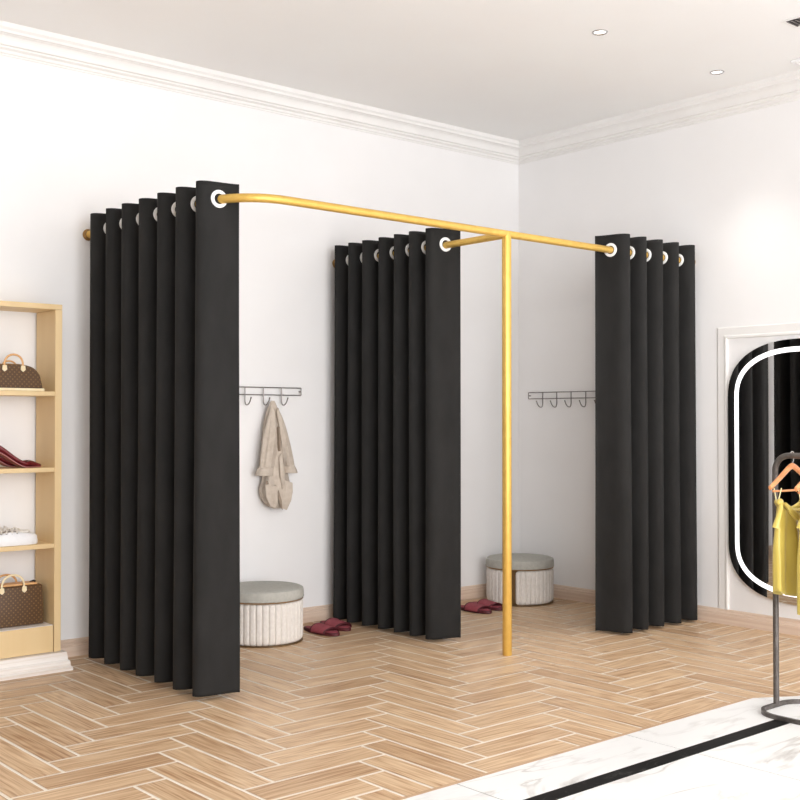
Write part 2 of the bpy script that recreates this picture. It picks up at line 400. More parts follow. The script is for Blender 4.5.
# black square grille fitting at the right frame edge
t = thing('ceiling_vent', 'black square grille spotlight fitting in the ceiling at the top right edge', 'ceiling vent', (-.76, -2.455, ZC))
b = BM(); box(b, (-.062, -.115, -.004), (.062, -.047+.0, -.0001)); box(b, (-.062, .047, -.004), (.062, .062, -.0001)); box(b, (-.062, -.047, -.004), (-.047, .047, -.0001)); box(b, (.047, -.047, -.004), (.062, .047, -.0001))
obj('frame', b, M['white_trim'], t, False)
b = BM(); box(b, (-.047, -.047, -.003), (.047, .047, -.0001)); obj('backing', b, M['black'], t, False)
for i in range(5):
    b = BM(); box(b, (-.045, -.04+.019*i, -.008), (.045, -.034+.019*i, -.003)); obj('slat', b, M['dark_metal'], t, False)
t = thing('ceiling_vent', 'white square air outlet in the ceiling beside the right wall moulding', 'ceiling vent', (-.205, -2.19, ZC))
b = BM(); box(b, (-.065, -.085, -.012), (.065, .07, -.0001), .003); obj('frame', b, M['shoe_white'], t, False)
for i in range(6):
    b = BM(); box(b, (-.05, -.06+.021*i, -.016), (.05, -.052+.021*i, -.012)); obj('slat', b, M['white_trim'], t, False)

# ------------------------------------------------------------------ gold pipe frame
RZ = 2.02; RR = .018
rail = thing('curtain_frame', 'gold metal pipe frame with two wall arms, curved corner and one floor post', 'curtain rail', (-1.51, -1.34, 0))
ox, oy = 1.51, 1.34
def L(p): return (p[0]+ox, p[1]+oy, p[2])
pts = [(-3.025, -.001, RZ), (-3.025, -.6, RZ), (-3.025, -1.10, RZ)]
rb = .22
for i in range(1, 13):
    a = pi + (pi/2)*i/12
    pts.append((-2.805 + rb*cos(a), -1.12 + rb*sin(a), RZ))
pts += [(-2.0, -1.34, RZ), (-1.2, -1.34, RZ), (-.6, -1.34, RZ), (-.001, -1.34, RZ)]
b = BM(); tube(b, [L(p) for p in pts], RR, 20); obj('rail', b, M['gold'], rail)
b = BM(); tube(b, [L((-1.512, -.001, RZ-.004)), L((-1.512, -.7, RZ-.004)), L((-1.512, -1.34, RZ-.004))], RR-.001, 20); obj('divider_rail', b, M['gold'], rail)
b = BM(); lathe(b, [(.0215, .0), (.0225, .002), (.0225, RZ-.01), (.019, RZ+.006)], 32); obj('floor_post', b, M['gold'], rail)
for c, ax in (((-3.025, 0, RZ), 'y'), ((-1.512, 0, RZ-.004), 'y'), ((0, -1.34, RZ), 'x')):
    b = BM(); prof = [(.001, 0), (.028, 0), (.028, .005), (.024, .010), (.020, .012), (.020, .018), (.001, .018)]
    rg = []
    for r_, h_ in prof:
        ring = []
        for k in range(32):
            a = 2*pi*k/32
            ring.append(L((c[0]+r_*cos(a), c[1]-h_, c[2]+r_*sin(a))) if ax == 'y' else L((c[0]-h_, c[1]+r_*cos(a), c[2]+r_*sin(a))))
        rg.append(ring)
    rings_loft(b, rg); obj('wall_flange', b, M['dull_gold'], rail)

# ------------------------------------------------------------------ curtains
def curtain(label, base, sdir, tdir, tips, amp, zb, zt, end, seed=0):
    """pleated grommet curtain. s runs along the rail, t across it (negative t faces the camera)"""
    rnd = random.Random(seed)
    sd, td = Vector(sdir), Vector(tdir)
    root = thing('grommet_curtain', label, 'curtain', base, 0, None)
    P = []   # (s, t)
    cross = []
    n = 22
    d0 = tips[1]-tips[0]
    def seg(sa, d, th0, th1, cnt, a=amp):
        for i in range(cnt):
            th = th0 + (th1-th0)*i/cnt
            P.append((sa + d*th/(2*pi) + .0085*sin(2*th), -a*cos(th)))
    seg(tips[0], d0, -pi, 0, n//2)
    cross.append((tips[0] - d0/4, 1))
    for i in range(len(tips)-1):
        d = tips[i+1]-tips[i]
        seg(tips[i], d, 0, 2*pi, n, amp*(1 + .05*rnd.uniform(-1, 1)))
        cross += [(tips[i]+d/4, 1), (tips[i]+3*d/4, -1)]
    # last panel, ends free
    s0 = tips[-1]; es, et = end
    m = 12
    for i in range(m+1):
        u = i/m; th = pi*u
        t_ = -amp*cos(th) if u < .5 else -amp*cos(th)*(et/amp)
        P.append((s0 + (es-s0)*u + .010*sin(2*th)*(1-u) + .010*sin(pi*u), t_))
    cross.append((s0 + (es-s0)*.5, 1))
    zs = [zb, zb+.015, zb+.05, .3, .7, 1.1, 1.5, 1.8, zt-.08, zt-.02, zt]
    b = BM(); ph = [rnd.uniform(0, 6) for _ in range(4)]
    grid = []
    for z in zs:
        h = (zt - z)/zt
        row = []
        for i, (s, t_) in enumerate(P):
            k = i/len(P)
            ds = .004*h*sin(9*k*pi + ph[0] + 1.6*z); dt = .005*h*sin(13*k*pi + ph[1] + 1.1*z)
            q = sd*(s+ds) + td*(t_*(1+.03*h)+dt)
            row.append((q.x, q.y, z))
        grid.append(row)
    V = [[b.verts.new(p) for p in row] for row in grid]
    for A, B in zip(V, V[1:]):
        for k in range(len(A)-1): b.faces.new((A[k], A[k+1], B[k+1], B[k]))
    o = obj('cloth_panel', b, M['curtain'], root, angle=180)
    md = o.modifiers.new('thickness', 'SOLIDIFY'); md.thickness = .0035; md.offset = 0
    # grommet rings
    def tang(s_):
        best = min(range(1, len(P)-1), key=lambda i: (P[i][0]-s_)**2 + P[i][1]**2)
        a, c = P[best-1], P[best+1]
        return Vector((c[0]-a[0], c[1]-a[1])), P[best]
    for s_, sg in cross:
        tg, pc = tang(s_)
        # centre exactly where the cloth crosses the rail
        s_c = pc[0] - (pc[1]*tg.x/tg.y if abs(tg.y) > 1e-5 else 0)
        nrm = sd*tg.y - td*tg.x
        g = BM(); c = sd*s_c + Vector((0, 0, RZ))
        # flat annulus, rounded
        a = nrm.normalized(); e1 = a.orthogonal().normalized(); e2 = a.cross(e1)
        prof = [(.0215, -.004), (.0235, -.0062), (.034, -.0058), (.0365, -.003), (.0365, .003), (.034, .0058), (.0235, .0062), (.0215, .004)]
        rings = [[c + (e1*cos(2*pi*k/32) + e2*sin(2*pi*k/32))*r_ + a*h_ for k in range(32)] for r_, h_ in prof]
        rings_loft(g, rings + [rings[0]], cap=False); bmesh.ops.remove_doubles(g, verts=g.verts, dist=1e-6)
        obj('grommet', g, M['grommet'], root)
    return root
curtain('tall charcoal grommet curtain nearest the camera, hanging left beside the wooden shelf', (-3.025, 0, 0), (0, -1, 0), (1, 0, 0),
        [.200, .359, .518, .676, .832, .991, 1.152], .080, .022, 2.088, (1.205, .086), 1)
curtain('charcoal grommet curtain on the middle divider rail between the two booths', (-1.512, 0, 0), (0, -1, 0), (1, 0, 0),
        [.103, .230, .352, .483, .610, .736, .864], .084, .016, 2.100, (.938, .080), 2)
curtain('charcoal grommet curtain against the right wall, beside the mirror', (0, -1.34, 0), (-1, 0, 0), (0, 1, 0),
        [.090, .237, .386, .528, .671], .080, .014, 2.101, (.752, .080), 3)

# ------------------------------------------------------------------ wall hook racks
def hook_rack(loc, rz, label):
    # local: x along the wall, -y out of the wall, from x=0 to x=.73
    t = thing('wall_hook_rack', label, 'hook rack', loc, rz, 'metal hook racks')
    b = BM(); Lg = .733
    tube(b, [(.002, -.02, .0), (Lg-.002, -.02, 0), (Lg, -.02, -.002), (Lg, -.02, -.038), (Lg-.002, -.02, -.040), (.002, -.02, -.040), (0, -.02, -.038), (0, -.02, -.002)], .0028, 8, closed=True)
    obj('wire_frame', b, M['dark_metal'], t)
    for xx in (0.0, Lg):
        b = BM(); tube(b, [(xx, 0, -.02), (xx, -.02, -.02)], .004, 8); obj('wall_mount', b, M['dark_metal'], t)
    for i in range(5):
        x = .127 + .118*i
        path = smoothpath([(x, -.024, .002), (x, -.024, -.04), (x, -.025, -.078), (x, -.036, -.094), (x, -.056, -.092), (x, -.072, -.078), (x, -.082, -.060)], 5)
        b = BM(); tube(b, path, .0030, 8); h = obj('hook', b, M['dark_metal'], t)
        b = BM(); bmesh.ops.create_uvsphere(b, u_segments=10, v_segments=8, radius=.0045, matrix=Matrix.Translation((x, -.083, -.058))); obj('hook_tip', b, M['dark_metal'], h)
    return t
hr = hook_rack((-2.505, 0, 1.30), 0, 'metal wire hook rack on the left wall with the beige jacket on it')
dup(hr, (0, -.104, 1.30), -pi/2, 'empty metal wire hook rack on the right wall behind the gold post')

# ------------------------------------------------------------------ beige jacket
def cloth_ring(c, rx, ry, n=40, folds=0, amp=0, ph=0, rot=0):
    out = []
    for k in range(n):
        a = 2*pi*k/n; m_ = 1 + amp*sin(folds*a + ph) + amp*.5*sin((folds*2+1)*a + ph*1.7)
        x, y = rx*cos(a)*m_, ry*sin(a)*m_
        out.append((c[0] + x*cos(rot) - y*sin(rot), c[1] + x*sin(rot) + y*cos(rot), c[2]))
    return out
jk = thing('jacket', 'crumpled beige linen jacket hanging from a hook on the left wall', 'jacket', (-1.985, 0, 1.22))
J = lambda x, z, y=-.055: (x+1.985, y, z-1.22)
def loft(spec, **kw):
    """spec rows (x,z,rx,ry[,y]) interpolated smoothly"""
    rows = [tuple(s) + ((-.055,) if len(s) == 4 else ()) for s in spec]
    P = smoothpath([Vector((s[0], s[1], s[4])) for s in rows], 4); R = smoothpath([Vector((s[2], s[3], 0)) for s in rows], 4)
    f, amp, ph = kw.get('folds', 5), kw.get('amp', .08), kw.get('ph', 0)
    n = len(P)
    return [cloth_ring(J(p.x, p.y, p.z), max(r.x, .002), max(r.y, .002), 44, f, amp*min(1, 3*i/n+.2), ph + kw.get('tw', 1.2)*i/n) for i, (p, r) in enumerate(zip(P, R))]
b = BM(); rings_loft(b, loft([(-1.984, 1.228, .010, .008), (-1.984, 1.20, .024, .016), (-1.982, 1.15, .042, .026), (-1.980, 1.06, .058, .034), (-1.975, .95, .060, .036), (-1.968, .86, .066, .038), (-1.966, .80, .074, .042), (-1.968, .75, .086, .042), (-1.965, .70, .078, .036), (-1.958, .665, .056, .028), (-1.952, .648, .03, .014)], folds=5, amp=.15, ph=.6, tw=1.5))
obj('body', b, M['linen'], jk, angle=180)
b = BM(); rings_loft(b, loft([(-2.000, 1.19, .012, .012, -.072), (-2.008, 1.12, .028, .026, -.078), (-2.018, 1.03, .042, .034, -.08), (-2.028, .95, .043, .034, -.08), (-2.042, .87, .038, .032, -.08), (-2.046, .845, .036, .03, -.08)], folds=4, amp=.13, ph=1.1))
lsl = obj('sleeve', b, M['linen'], jk, angle=180)
b = BM(); rings_loft(b, loft([(-2.044, .872, .036, .032, -.08), (-2.046, .866, .044, .038, -.08), (-2.052, .835, .050, .040, -.08), (-2.052, .828, .047, .036, -.08), (-2.050, .838, .030, .024, -.08)], folds=3, amp=.05, ph=.3)); obj('cuff', b, M['linen'], lsl, angle=60)
b = BM(); rings_loft(b, loft([(-1.972, 1.19, .012, .012, -.066), (-1.952, 1.12, .022, .022, -.07), (-1.926, 1.02, .028, .028, -.07), (-1.903, .93, .029, .028, -.07), (-1.890, .87, .028, .028, -.07), (-1.888, .845, .027, .026, -.07)], folds=4, amp=.13, ph=2.2))
rsl = obj('sleeve', b, M['linen'], jk, angle=180)
b = BM(); rings_loft(b, loft([(-1.890, .878, .028, .028, -.07), (-1.890, .872, .036, .034, -.07), (-1.882, .845, .041, .036, -.07), (-1.880, .836, .038, .032, -.07), (-1.884, .846, .024, .02, -.07)], folds=3, amp=.05, ph=1.3)); obj('cuff', b, M['linen'], rsl, angle=60)
# lapel fold, dark strips painted as shade in the openings, two patch pockets
def patch(name, outline, yf, mat, thick=.008, ny=6):
    b = BM(); prism(b, outline, lambda u, v, s: (lambda q: (q[0], q[1] - (thick if s == 0 else 0), q[2]))(J(u, v, yf(u, v))))
    bmesh.ops.bevel(b, geom=list(b.edges), offset=.002, segments=1, affect='EDGES')
    return obj(name, b, mat, jk, angle=50)
patch('lapel', [(-1.990, 1.17), (-1.978, 1.19), (-1.955, 1.12), (-1.930, 1.00), (-1.925, .92), (-1.936, .86), (-1.950, .93), (-1.962, 1.03), (-1.975, 1.10)], lambda u, v: -.094, M['linen'])
patch('front_slit_shade', [(-1.983, 1.085), (-1.976, 1.09), (-1.970, 1.02), (-1.971, .955), (-1.979, .99)], lambda u, v: -.082, M['linen_dark'], .030)
patch('front_slit_shade', [(-1.986, .735), (-1.978, .75), (-1.958, .69), (-1.952, .64), (-1.964, .655), (-1.980, .70)], lambda u, v: -.101, M['linen_dark'], .002)
patch('placket', [(-1.975, .93), (-1.955, .95), (-1.946, .86), (-1.940, .78), (-1.955, .75), (-1.968, .82)], lambda u, v: -.098, M['linen'], .007)
patch('pocket', [(-2.062, .785), (-2.020, .770), (-1.992, .775), (-1.986, .73), (-1.984, .68), (-2.004, .652), (-2.034, .665), (-2.056, .715)], lambda u, v: -.092 - .012*sin((u+2.062)/.09*pi), M['linen'], .008)
patch('pocket', [(-1.935, .800), (-1.889, .785), (-1.888, .735), (-1.900, .69), (-1.926, .640), (-1.950, .650), (-1.956, .72)], lambda u, v: -.092 - .010*sin((u+1.944)/.075*pi), M['linen'], .008)
patch('pocket_slit_shade', [(-2.058, .800), (-2.044, .802), (-2.040, .782), (-2.056, .786)], lambda u, v: -.098, M['linen_dark'], .003)

# ------------------------------------------------------------------ storage stools
def stool(loc, rz, label):
    t = thing('storage_stool', label, 'stool', loc, rz, 'round ribbed stools')
    R = .207; H = .215; gap = radians(7); nr = 38
    b = BM(); N = nr*10
    th0, th1 = gap, 2*pi-gap
    zs = [.006, .009, .016, .028, .06, H-.04, H-.022, H-.010, H-.004, H-.002]
    rr = [-.018, -.009, -.003, 0, 0, 0, 0, -.003, -.010, -.018]
    def ring(z, off):
        out = []
        for i in range(N+1):
            u = i/N; a = th0 + (th1-th0)*u
            scal = abs(sin(nr*pi*u)); r_ = R + off - .0075*(1-scal)**3
            # round the free ends of the shell at the gap
            e = min(u, 1-u)*2*pi*R
            r_ -= .014*max(0, 1-e/.012)**2
            # rounded corners (raise bottom / lower top near the ends)
            k = max(0, 1-e/.03); zz = z
            cut = .03*(1-math.sqrt(max(0, 1-k*k)))
            zz = min(max(z, .006+cut), H-.002-cut)
            out.append((r_*cos(a), r_*sin(a), zz))
        return out
    rings_loft(b, [ring(z, o_) for z, o_ in zip(zs, rr)], cap=False, closed=False)
    bmesh.ops.remove_doubles(b, verts=b.verts, dist=1e-6)
    obj('ribbed_shell', b, M['rib_fabric'], t, angle=35)
    b = BM(); lathe(b, [(.186, .002), (.188, .004), (.188, H-.002), (.186, H)], 64); obj('inner_drum', b, M['dark_brass'], t)
    b = BM(); lathe(b, [(.19, 0), (.205, 0), (.207, .003), (.205, .0065), (.19, .0065)], 72); obj('base_ring', b, M['dark_brass'], t)
    b = BM(); lathe(b, [(.19, H-.001), (.206, H-.001), (.209, H+.002), (.206, H+.005), (.19, H+.005)], 72); obj('gold_band', b, M['dull_gold'], t)
    b = BM(); prof = [(.19, H+.004), (.207, H+.005), (.2095, H+.012), (.2105, H+.025), (.2095, H+.042), (.207, H+.053), (.195, H+.059), (.15, H+.062), (.08, H+.064), (.001, H+.065)]
    lathe(b, prof, 72); s = obj('seat_lid', b, M['seat_fabric'], t)
    b = BM(); torus(b, (0, 0, H+.012), (0, 0, 1), .2100, .0022, 72, 6); obj('piping', b, M['seat_fabric'], s)
    return t
st = stool((-2.190, -.266, 0), radians(165), 'round ribbed cream stool with grey-green lid in the left booth, half behind the curtain')
dup(st, (-.288, -.276, 0), radians(208), 'round ribbed cream stool with grey-green lid in the corner booth behind the gold post')

# ------------------------------------------------------------------ slippers (toe towards -y)
def slipper(loc, rz, label):
    t = thing('slipper', label, 'slipper', loc, rz, 'pink house slippers')
    def outline(off=0, n=36):
        out = []
        for k in range(n):
            a = 2*pi*k/n; y = -.138*sin(a); f = 1 + .14*sin(a) - .10*(cos(a)**2)*0
            w_ = (.044 + .006*sin(a))*cos(a)
            out.append((w_*(1+off*20) + (0), y*(1+off*6)))
        return out
    b = BM(); o_ = outline()
    rings = [[(x*s, y*s, z) for x, y in o_] for s, z in ((.96, 0), (1, .003), (1, .015), (.97, .018))]
    rings_loft(b, rings); obj('sole', b, M['slipper_dark'], t, angle=50)
    b = BM(); rings_loft(b, [[(x*s, y*s, z) for x, y in o_] for s, z in ((.90, .0175), (.90, .020), (.86, .0215))]); obj('footbed', b, M['slipper'], t, angle=50)
    # upper band arching over the forefoot
    b = BM(); rows = []
    for j_ in range(9):
        v = j_/8; y = -.080 + .105*v
        hh = .026 + .009*v; row = []
        for i in range(17):
            a = pi*i/16; row.append((.0505*cos(a), y + .010*sin(a)*(v-.5), .010 + hh*sin(a)**.8))
        rows.append(row)
    V = [[b.verts.new(p) for p in r_] for r_ in rows]
    for A, B in zip(V, V[1:]):
        for k in range(16): b.faces.new((A[k], A[k+1], B[k+1], B[k]))
    o = obj('band', b, M['slipper'], t, angle=180); md = o.modifiers.new('thickness', 'SOLIDIFY'); md.thickness = .006; md.offset = 0
    for y, hh in ((-.080, .026), (.025, .035)):
        b = BM(); tube(b, [(.0505*cos(pi*i/16), y + .010*sin(pi*i/16)*(-.5 if y < 0 else .5), .010+hh*sin(pi*i/16)**.8) for i in range(17)], .0048, 8)
        obj('edge_binding', b, M['slipper_dark'], t)
    return t
sp = slipper((-1.845, -.305, .0), radians(3), 'pink slipper nearer the stool in the left booth')
dup(sp, (-1.700, -.235, .0), radians(-4), 'pink slipper farther from the stool in the left booth, beside the middle curtain')
dup(sp, (-.757, -.345, .0), radians(2), 'pink slipper in the corner booth, the left one beside the middle curtain')
dup(sp, (-.615, -.310, .0), radians(-5), 'pink slipper in the corner booth, tucked close to the stool and post')

# ------------------------------------------------------------------ display shelf
SX1, SX0, SY = -3.257, -4.16, -.230
sh = thing('display_shelf', 'light maple open shelf unit against the left wall with whitewashed plinth', 'shelf', (SX1, 0, 0))
def sbox(name, lo, hi, mat, bev=.0015, parent=None):
    b = BM(); box(b, (lo[0]-SX1, lo[1], lo[2]), (hi[0]-SX1, hi[1], hi[2]), bev); return obj(name, b, mat, parent or sh, False)
sbox('side_panel', (SX1-.032, SY, .081), (SX1, -.0195, 1.624), M['shelf_wood'])
sbox('side_panel', (SX0, SY, .081), (SX0+.0245, -.0195, 1.624), M['shelf_wood'])
sbox('top_panel', (SX0, SY, 1.625), (SX1, -.0195, 1.649), M['shelf_wood'])
for z in (1.254, .911, .568):
    sbox('shelf', (SX0+.025, SY+.002, z-.020), (SX1-.0325, -.0195, z), M['shelf_wood'])
sbox('bottom_box', (SX0+.026, SY+.001, .082), (SX1-.036, -.0195, .200), M['shelf_wood'], .001)
sbox('box_top', (SX0+.026, SY+.001, .2005), (SX1-.036, -.0195, .203), M['plinth_wood'], .0005)  # pale board paints in the light caught by the box top
# stepped plinth moulding
prof = [(.0, .0), (.062, .0), (.062, .014), (.050, .022), (.048, .040), (.036, .048), (.034, .066), (.030, .080), (0, .080)]
b = BM(); rg = []
for d, z in prof:
    rg.append([b.verts.new(p) for p in ((SX1-SX1+d*.5, 0-.019, z), (0+d*.5, SY-d, z), (SX0-SX1-d*.5, SY-d, z), (SX0-SX1-d*.5, -.019, z))])
for A, B in zip(rg, rg[1:]):
    for k in range(3): b.faces.new((A[k], A[k+1], B[k+1], B[k]))
b.faces.new([r_[0] for r_ in rg]); b.faces.new([r_[3] for r_ in rg]); b.faces.new(rg[-1]); b.faces.new(rg[0])
obj('plinth', b, M['plinth_wood'], sh, False)

def handle(parent, x0, x1, y, z, h, r=.0045, mat=None):
    b = BM(); pts = []
    for i in range(17):
        a = pi*i/16; pts.append(((x0+x1)/2 - (x1-x0)/2*cos(a), y, z + h*sin(a)**.75))
    tube(b, pts, r, 8); hd = obj('handle', b, mat or M['tan'], parent)
    for x in (x0, x1):
        b = BM(); prism(b, [(x-.009, z+.004), (x+.009, z+.004), (x+.011, z-.014), (x+.006, z-.020), (x, z-.024), (x-.006, z-.020), (x-.011, z-.014)], lambda u, v, s: (u, y-.0045+(.004 if s else 0), v))
        obj('handle_tab', b, M['cream'], hd, False)
    return hd
# dome bag
bg_ = thing('handbag', 'dome-shaped brown patterned handbag with tan handles on the upper shelf', 'handbag', (-3.462, -.155, 1.2545))
o_ = []
hw, hh = .130, .118
o_.append((-hw, .012))
for i in range(0, 25):
    a = pi - pi*i/24; sx = 1 if cos(a) >= 0 else -1
    o_.append((sx*.120*abs(cos(a))**.62, .020 + (hh-.020)*abs(sin(a))**.62))
o_.append((hw, .012))
def dome(u, v, s):
    k = .052 - .022*(v/hh)
    return (u, -k if s == 0 else k, v)
b = BM(); prism(b, o_, dome); bmesh.ops.bevel(b, geom=[e for e in b.edges if abs(e.verts[0].co.y-e.verts[1].co.y) < .02], offset=.004, segments=2, affect='EDGES')
obj('bag_body', b, M['monogram'], bg_, angle=45)
b = BM(); box(b, (-.131, -.058, 0), (.131, .058, .013), .003); obj('base_trim', b, M['cream'], bg_, False)
b = BM(); tube(b, [(u*.995, 0, v+.002) for u, v in o_[1:-1]], .003, 8); obj('zip', b, M['dull_gold'], bg_)
handle(bg_, -.046, .038, -.037, .110, .052, .0048); 
h2 = handle(bg_, -.030, .034, .030, .106, .030, .0040)
# tote
tb = thing('handbag', 'large boxy brown patterned tote bag with tan handles on the bottom shelf box', 'handbag', (-3.452, -.120, .2035))
b = BM(); box(b, (-.141, -.055, 0), (.141, .055, .178), .008); bmesh.ops.transform(b, matrix=Matrix.Identity(4), verts=b.verts)
for v in b.verts:
    k = v.co.z/.178; v.co.y *= 1 - .25*k; v.co.x *= 1 - .02*k
obj('bag_body', b, M['monogram'], tb, angle=45)
b = BM(); box(b, (-.132, -.034, .178), (.115, .034, .187), .003); obj('top_trim', b, M['tan'], tb, False)
b = BM(); tube(b, [(.095, 0, .188), (.112, 0, .190), (.122, 0, .187)], [.003, .005, .004], 8); obj('zip_pull', b, M['black'], tb)
handle(tb, -.052, .050, -.0455, .172, .058, .0048, M['cream']); handle(tb, -.05, .05, .040, .172, .050, .0048)

# pump shoes, toe to +x
def pump(loc, rz, label):
    t = thing('high_heel_shoe', label, 'shoe', loc, rz, 'red high heels')
    # stations along length from toe (u=0) to heel (u=1)
    Ls = .235
    def bot(u): return .004 if u < .32 else   .004 + .078*(3*((u-.32)/.68)**2 - 2*((u-.32)/.68)**3)**.95
    def width(u): return (.004 + .036*min(1, (u/.30))**.75) * (1 - .38*max(0, (u-.35)/.65)) if u < .93 else .024*math.sqrt(max(.02, 1-((u-.93)/.075)**2))
    rows, solerows = [], []
    for i in range(27):
        u = i/26; x = -u*Ls; w_ = width(u); zb = bot(u)
        hgt = .010 + .020*min(1, u/.22) if u < .3 else .030 + .016*((u-.3)/.7)**1.5
        op = 0 if u < .24 else min(1, (u-.24)/.10)
        amax = pi*(1 - .34*op)
        row = []
        for k in range(19):
            a = -amax + 2*amax*k/18           # 0 at bottom
            row.append((x, w_*sin(a), zb + hgt*.5*(1-cos(a))))
        rows.append(row)
        solerows.append([(x, w_*.92*s, zb + dz) for s, dz in ((-1, .001), (1, .001), (1, -.003), (-1, -.003))])
    b = BM(); V = [[b.verts.new(p) for p in r_] for r_ in rows]
    for A, B in zip(V, V[1:]):
        for k in range(18): b.faces.new((A[k], A[k+1], B[k+1], B[k]))
    o = obj('upper', b, [M['red'], M['pinkred']], t, angle=180); md = o.modifiers.new('thickness', 'SOLIDIFY'); md.thickness = .0022; md.offset = -1; md.material_offset = 1
    b = BM(); rings_loft(b, solerows); obj('sole', b, M['pinkred'], t, False)
    b = BM(); xh = -Ls*.93; zt = bot(.93)
    rings_loft(b, [[(xh + dx + r1*cos(2*pi*k/12), r1*.9*sin(2*pi*k/12), z) for k in range(12)] for z, r1, dx in ((0, .005, -.002), (.03, .0055, -.001), (.06, .009, .002), (zt*.85, .015, .004), (zt+.004, .021, .006))])
    obj('heel', b, M['red'], t)
    return t
pm = pump((-3.325, -.160, .9115), 0, 'dark red pointed high heel in front on the second shelf')
dup(pm, (-3.352, -.066, .9115), radians(0), 'dark red pointed high heel behind its pair on the second shelf')

# white sneakers
def sneaker(loc, rz, label):
    t = thing('sneaker', label, 'shoe', loc, rz, 'white sneakers')
    def ol(s, zz, n=32):
        out = []
        for k in range(n):
            a = 2*pi*k/n; c_, s_ = cos(a), sin(a)
            out.append((.128*(abs(c_)**.8)*(1 if c_ > 0 else -1)*s, (.043 + .004*c_)*(abs(s_)**.75)*(1 if s_ > 0 else -1)*s, zz))
        return out
    b = BM(); rings_loft(b, [ol(.97, 0), ol(1, .003), ol(1, .020), ol(.985, .024)]); obj('sole', b, M['shoe_white'], t, angle=50)
    b = BM(); rows = []
    for j_, (s, z) in enumerate(((.975, .024), (.985, .030), (.97, .038), (.90, .045), (.78, .050))):
        r_ = ol(s, z); rows.append([(x, y*(1-.05*j_), zz + max(0, -x)*.0 + (.010*max(0, 1-abs(x)/.08) if j_ > 2 else 0)) for x, y, zz in r_])
    rings_loft(b, rows); obj('upper', b, M['shoe_white'], t, angle=60)
    b = BM(); torus(b, (.062, 0, .057), (0, .05, 1), .024, .007, 24, 8); obj('collar', b, M['shoe_lace'], t)
    b = BM(); lathe(b, [(.001, 0), (.020, 0), (.020, .002), (.001, .002)], 20, (.062, 0, .0575)); obj('opening', b, M['linen_dark'], t)  # dark disc painted as the shade inside the shoe
    for i in range(5):
        x = -.075 + .024*i
        b = BM(); tube(b, smoothpath([(x, -.030, .055), (x+.008, -.012, .066+.004*i/4), (x, 0, .068+.002*i), (x+.008, .012, .066+.004*i/4), (x, .030, .055)], 4), .0034, 8); obj('lace', b, M['shoe_lace'], t)
        for sy in (-1, 1):
            b = BM(); torus(b, (x, sy*.030, .0535), (0, sy*.6, 1), .0035, .0015, 12, 6); obj('eyelet', b, M['dark_metal'], t)
    return t
sn = sneaker((-3.470, -.165, .5685), radians(2), 'white low-top lace-up shoe in front on the third shelf')
dup(sn, (-3.478, -.068, .5685), radians(-2), 'white low-top lace-up shoe behind its pair on the third shelf')

# ------------------------------------------------------------------ LED mirror
MY, MZ0, MZ1, MR = -2.021, .158, 1.550, .430
mr = thing('led_mirror', 'tall pill-shaped wall mirror with a glowing white light ring', 'mirror', (0, MY, MZ0))
def stadium(r, n=40):
    # soft-cornered pill: superellipse ends, inner rings keep an even inset
    d = MR - r; ay, az = MR - d, .30 - d; zc0, zc1 = .30, (MZ1-MZ0) - .30; out = []
    pw = lambda v: (1 if v >= 0 else -1)*abs(v)**(2/2.35)
    for i in range(n+1): a = pi*i/n; out.append((ay*pw(cos(a)), zc1 + az*pw(sin(a))))
    for i in range(n+1): a = pi + pi*i/n; out.append((ay*pw(cos(a)), zc0 + az*pw(sin(a))))
    return out
def ringprism(bm, ro, ri, x0, x1):
    A, B = stadium(ro), stadium(ri); n = len(A)
    va = [[bm.verts.new((x, u, v)) for u, v in P_] for x in (x0, x1) for P_ in (A, B)]   # oa, ia, ob, ib
    oa, ia, ob, ib = va
    for k in range(n):
        q = (k+1) % n
        bm.faces.new((oa[k], oa[q], ia[q], ia[k])); bm.faces.new((ob[k], ib[k], ib[q], ob[q]))
        bm.faces.new((oa[k], ob[k], ob[q], oa[q])); bm.faces.new((ia[k], ia[q], ib[q], ib[k]))
b = BM(); prism(b, stadium(MR-.015), lambda u, v, s: (-.002 if s else -.020, u, v)); obj('backing', b, M['black'], mr, False)
b = BM(); ringprism(b, MR, MR-.041, -.026, -.006); obj('outer_mirror_rim', b, M['mirror'], mr, False)
b = BM(); ringprism(b, MR-.041, MR-.067, -.0255, -.018); obj('light_strip', b, M['led'], mr, False)
b = BM(); prism(b, stadium(MR-.067), lambda u, v, s: (-.019 if s else -.026, u, v)); obj('mirror_glass', b, M['mirror'], mr, False)

# ------------------------------------------------------------------ garment rack
rk = thing('garment_rack', 'dark metal garment rack with looped base standing on the marble', 'clothes rack', (-1.428, -2.716, .0024))
RL = -1.05
b = BM()
def rounded(x0, x1, y0, y1, r, n=8):
    out = []
    for cx, cy, a0 in ((x1-r, y1-r, 0), (x0+r, y1-r, 90), (x0+r, y0+r, 180), (x1-r, y0+r, 270)):
        for i in range(n+1): a = radians(a0 + 90*i/n); out.append((cx+r*cos(a), cy+r*sin(a)))
    return out
base = [(x, y, .010) for x, y in rounded(-.205, .150, RL-.03, .020, .085)]
bb = BM(); N = len(base)
for i in range(N):
    pass
oo = rounded(-.176, .150, RL-.04, .008, .110); ii = rounded(-.163, .137, RL-.027, -.005, .097)
vo = [[bb.verts.new((x, y, z)) for x, y in P_] for P_ in (oo, ii) for z in (0, .016)]
for k in range(len(oo)):
    q = (k+1) % len(oo); o0, o1, i0, i1 = vo
    bb.faces.new((o0[k], o0[q], o1[q], o1[k])); bb.faces.new((i0[k], i1[k], i1[q], i0[q]))
    bb.faces.new((o1[k], o1[q], i1[q], i1[k])); bb.faces.new((o0[k], i0[k], i0[q], o0[q]))
obj('base_loop', bb, M['rack_metal'], rk, angle=30); b.free()
rt = .985
